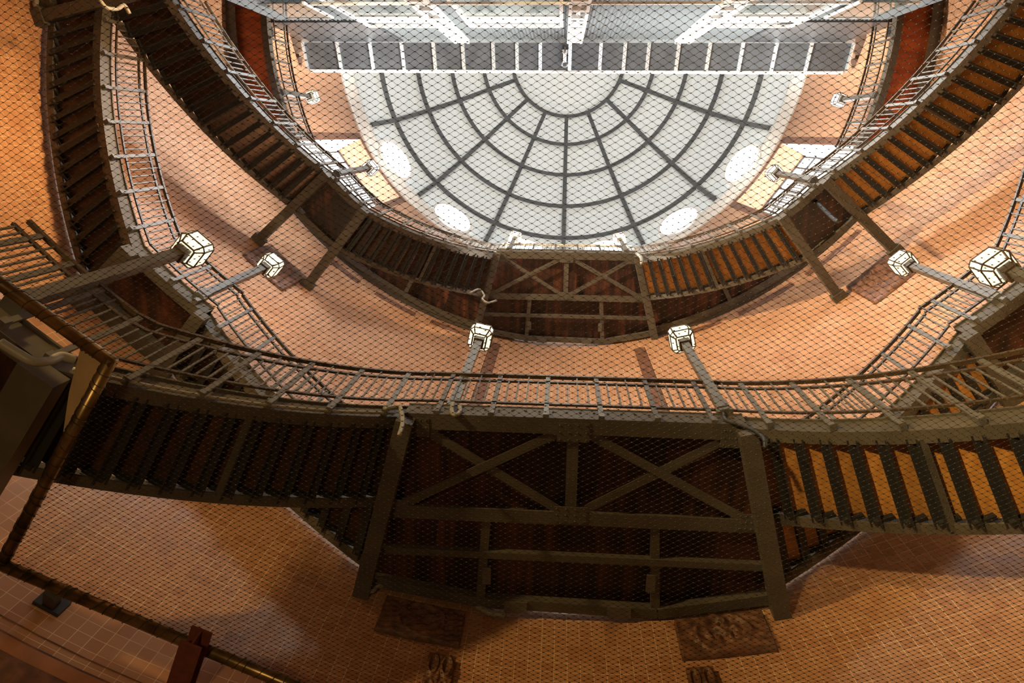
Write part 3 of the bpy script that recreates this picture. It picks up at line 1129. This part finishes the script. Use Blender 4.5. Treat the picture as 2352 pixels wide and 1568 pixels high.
def build_net():
    cx, cy = .01548 * ZN, .0093 * ZN
    poly = [Vector((q.x, q.y)) for q in (E0, P1, P2, E3)] + [Vector((-1.5, -10.6)), Vector((-4.5, -9.7)), Vector((-8, -7)), Vector((-9, 2.6)), Vector((8.5, 2.6))]
    ang = RAD(1.2)
    ca, sa_ = math.cos(ang), math.sin(ang)
    px = np.array([p.x for p in poly])
    py = np.array([p.y for p in poly])

    def inside(x, y):
        c = np.zeros(x.shape, bool)
        j = len(px) - 1
        for i in range(len(px)):
            cond = ((py[i] > y) != (py[j] > y)) & (x < (px[j] - px[i]) * (y - py[i]) / (py[j] - py[i] + 1e-12) + px[i])
            c ^= cond
            j = i
        return c
    I, J = np.meshgrid(np.arange(-125, 126), np.arange(-335, 170))
    # node lattice: centred rows, odd rows shifted by half
    x0 = (I + .5 * (J % 2)) * cx
    y0 = J * cy / 2 - 2.
    X = x0 * ca - y0 * sa_
    Y = x0 * sa_ + y0 * ca
    # gentle sag and irregularity
    Zz = ZN + .015 * np.sin(X * 1.3) * np.cos(Y * 1.1)
    rng = np.random.default_rng(3)
    X = X + rng.normal(0, .0015, X.shape)
    Y = Y + rng.normal(0, .0015, X.shape)
    ok = inside(X, Y)
    nodes = np.stack([X, Y, Zz], -1)
    segs = []
    hx = .007
    rows, colsn = X.shape
    for dj, di0, di1 in ((1, 0, 0), (1, 1, 1)):
        pass
    A, B, sd = [], [], []
    for par in (0, 1):
        js = [j for j in range(rows - 1) if (int(J[j, 0]) % 2) == par]
        js = np.array(js)
        for side in (-1, 1):
            if par == 0:
                off = 0 if side == 1 else -1
            else:
                off = 1 if side == 1 else 0
            i = np.arange(1, colsn - 1)
            jj, ii = np.meshgrid(js, i, indexing='ij')
            a_ok = ok[jj, ii] & ok[jj + 1, ii + off]
            jj, ii = jj[a_ok], ii[a_ok]
            A.append(nodes[jj, ii])
            B.append(nodes[jj + 1, ii + off])
            sd.append(np.full(len(jj), side))
    A = np.concatenate(A)
    B = np.concatenate(B)
    sd = np.concatenate(sd)
    n = len(A)
    # strand leaves each ferrule sideways, so it draws an S
    w = np.array([0., .28, .72, 1.])
    pts = []
    for k, t in enumerate(w):
        ty = t
        tx = t + .03 * math.sin(2 * math.pi * t)
        q = A.copy()
        q[:, 0] = A[:, 0] + (B[:, 0] - A[:, 0]) * tx
        q[:, 1] = A[:, 1] + (B[:, 1] - A[:, 1]) * (t - .065 * math.sin(2 * math.pi * t))
        q[:, 2] = A[:, 2] + (B[:, 2] - A[:, 2]) * t
        pts.append(q)
    pts = np.stack(pts, 1)                     # n,4,3
    d = (B - A)
    d /= np.linalg.norm(d, axis=1, keepdims=True)
    s = np.stack([-d[:, 1], d[:, 0], np.zeros(n)], 1)
    r = .0015
    offs = [s * r * .87 + np.array([0, 0, r * .5]), -s * r * .87 + np.array([0, 0, r * .5]), np.tile([0, 0, -r], (n, 1))]
    V = np.stack([pts + o_[:, None, :] for o_ in offs], 2)   # n,4,3(sec),3
    base = (np.arange(n) * 12)[:, None]
    F = []
    for k in range(3):
        for c in range(3):
            c2 = (c + 1) % 3
            F.append(base + np.array([k * 3 + c, k * 3 + c2, (k + 1) * 3 + c2, (k + 1) * 3 + c]))
    F = np.stack(F, 1).reshape(-1, 4)
    V = V.reshape(-1, 3)
    # ferrules: little boxes
    nd = nodes[ok]
    m = len(nd)
    hx, hy, hz = .0058, .0040, .0040
    cor = np.array([(-hx, -hy, -hz), (hx, -hy, -hz), (hx, hy, -hz), (-hx, hy, -hz), (-hx, -hy, hz), (hx, -hy, hz), (hx, hy, hz), (-hx, hy, hz)])
    V2 = (nd[:, None, :] + cor).reshape(-1, 3)
    fb = np.array([(3, 2, 1, 0), (4, 5, 6, 7), (0, 1, 5, 4), (1, 2, 6, 5), (2, 3, 7, 6), (3, 0, 4, 7)])
    F2 = (len(V) + (np.arange(m) * 8)[:, None, None] + fb).reshape(-1, 4)
    V = np.concatenate([V, V2])
    nf1 = len(F)
    F = np.concatenate([F, F2])
    me = bpy.data.meshes.new('safety_net')
    me.vertices.add(len(V))
    me.vertices.foreach_set('co', V.astype(np.float32).ravel())
    me.loops.add(len(F) * 4)
    me.loops.foreach_set('vertex_index', F.astype(np.int32).ravel())
    me.polygons.add(len(F))
    me.polygons.foreach_set('loop_start', (np.arange(len(F)) * 4).astype(np.int32))
    me.materials.append(M_NET)
    me.materials.append(M_FERR)
    me.polygons.foreach_set('material_index', np.concatenate([np.zeros(nf1, np.int32), np.ones(len(F2), np.int32)]))
    me.update(calc_edges=True)
    ob = bpy.data.objects.new('safety_net', me)
    C.objects.link(ob)
    tag(ob, 'fine stainless cable net with diamond meshes spanning the whole stairwell', 'net')


build_net()


# ------------------------------------------------------------------ conduits
def conduit(label, pts, r, m=M_COND, clips=0, name='cable_conduit'):
    p = [Vector(q) for q in pts]
    # Catmull-Rom smoothing
    q = []
    e = [p[0] * 2 - p[1]] + p + [p[-1] * 2 - p[-2]]
    for i in range(1, len(e) - 2):
        for k in range(6):
            t = k / 6
            a, b, c, d = e[i - 1], e[i], e[i + 1], e[i + 2]
            q.append(.5 * ((2 * b) + (c - a) * t + (2 * a - 5 * b + 4 * c - d) * t * t + (3 * b - a - 3 * c + d) * t ** 3))
    q.append(p[-1])
    mb = MB().tube(q, r, 8)
    return tag(mb.build(name, m, None, p[0], True), label, 'conduit')


def pz(uv, r):
    return [on_r(u, v, r) for u, v in uv]


fA = lin([(T0, Z_A + .1), (TZ, Z_Z)])
conduit('thin grey conduit clipped along the left lower flight', [P(t, R_IN - .05, fA(t) + .03) for t in (36, 31, 26, 21, 16.2)], .022)
conduit('grey conduit bent down beside the left end of the lower braces', pz([(885, 938), (915, 934), (922, 945), (925, 970), (917, 1000)], 8.22), .028)
conduit('looped grey cable at the foot of the left lower lantern', pz([(1040, 925), (1038, 945), (1047, 953), (1057, 945), (1056, 930)], 8.1), .030)
conduit('black cable running from the right lower lantern to the landing corner', pz([(1662, 948), (1668, 965), (1700, 975), (1735, 990), (1755, 1008), (1758, 1028)], 8.2), .028, M_CABLE)
conduit('thick pale flexible hose at the far left, beside the brass corner plate', pz([(0, 786), (35, 808), (75, 829), (115, 828), (140, 818), (172, 826)], 8.2), .045)
conduit('grey cable end on the tile wall under the lower landing', pz([(1088, 1386), (1105, 1398), (1130, 1408), (1160, 1412)], 10.93), .045)
conduit('short grey cable at the foot of the lower landing left bracket beam', pz([(845, 1358), (858, 1356), (866, 1347), (885, 1343)], 10.9), .03)
conduit('grey bent conduit left of the upper landing braces', pz([(1080, 672), (1100, 664), (1112, 678), (1108, 686), (1120, 695), (1140, 690)], 9.0), .028)
conduit('grey bent conduit at the right end of the upper landing', pz([(1462, 582), (1472, 590), (1474, 605)], 8.25), .05)
conduit('pale bent conduit under the dark beam at the upper left corner', pz([(228, 0), (245, 18), (270, 20), (285, 12), (298, 32)], 8.6), .035)
conduit('pale conduit on the tile wall at the upper left corner', pz([(83, 0), (82, 14), (95, 28), (112, 36)], 10.9), .05)
conduit('dark pipe crossing under the right flight near the dome edge', pz([(1858, 425), (1868, 440), (1868, 455), (1912, 500), (1925, 508)], 8.7), .05, M_CABLE)

# ------------------------------------------------------------------ light
w = bpy.data.worlds.new('sky')
S.world = w
w.use_nodes = True
bg = w.node_tree.nodes['Background']
nt = w.node_tree
tc = nt.nodes.new('ShaderNodeTexCoord')
sx = nt.nodes.new('ShaderNodeSeparateXYZ')
cr_ = nt.nodes.new('ShaderNodeValToRGB')
cr_.color_ramp.elements[0].position = 0.
cr_.color_ramp.elements[0].color = (.62, .70, .75, 1)
cr_.color_ramp.elements[1].position = .85
cr_.color_ramp.elements[1].color = (1.2, 1.16, 1.08, 1)
nt.links.new(tc.outputs['Generated'], sx.inputs[0])
nt.links.new(sx.outputs['Z'], cr_.inputs['Fac'])
nt.links.new(cr_.outputs['Color'], bg.inputs['Color'])
bg.inputs['Strength'].default_value = .92


def area(name, loc, target, size, energy, col, spread=180):
    l = bpy.data.lights.new(name, 'AREA')
    l.spread = RAD(spread)
    l.shape = 'DISK'
    l.size = size
    l.energy = energy
    l.color = col
    ob = bpy.data.objects.new(name, l)
    C.objects.link(ob)
    ob.location = loc
    ob.rotation_euler = (Vector(target) - Vector(loc)).to_track_quat('-Z', 'Y').to_euler()
    return ob


# added warm fill lights without fixtures, outside the picture
area('fill_light_low', (8.6, -.6, 6.3), (-7, -8, 8.4), .5, 460, (1., .66, .22), 125)  # added to brighten the lower walls and right treads
area('fill_light_left_wall', (4., -1.3, 13.6), (10, -4.6, 12.2), .6, 150, (1., .62, .26), 80)  # added to warm the left wall while the treads above stay dark
area('fill_light_floor', (5., 1., .3), (-6.8, -7.2, 7.5), .5, 200, (1., .72, .30), 46)  # added to brighten the lower right treads
area('fill_light_floor', (2.5, -3.5, -1.1), (5., -10, 5.6), .5, 38, (1., .66, .26), 90)  # added to brighten the wall below the net tube
area('fill_light_middle', P(84, 10.2, 17), (-7, -8.5, 18.), .8, 1250, (1., .74, .40), 92)  # added to brighten the upper right treads
# white floodlights on the lift tower, just below the picture's upper edge
for s in (1, -1):
    area('lift_floodlight', (s * 4.5, -1.25, 19.6), (s * 9.3, -6., 18.2), 1.4, 345, (.90, .96, 1.), 110)
area('lift_floodlight', (0, -1.25, 19.8), (0, -11, 17.), 1.6, 250, (1., .90, .74), 105)
# added fill lights above the planks, brightening lift front and upper walls
area('fill_light_upper', P(0, 9.6, 22.5), (0, -1, 25.), .5, 120, (.86, .95, 1.), 120)
for s in (1, -1):
    area('fill_light_upper', P(s * 28, 10.3, 22.5), (-s * 10.8, -1.8, 27.), .5, 2000, (1., .95, .84), 75)

vs = S.view_settings
S.display_settings.display_device = 'sRGB'
vs.view_transform = 'Standard'
vs.look = 'None'
vs.exposure = 0.
vs.gamma = 1.
vs.use_curve_mapping = False
S.cycles.max_bounces = 7
S.cycles.diffuse_bounces = 4
S.cycles.glossy_bounces = 3
S.cycles.transmission_bounces = 4
S.cycles.use_denoising = True
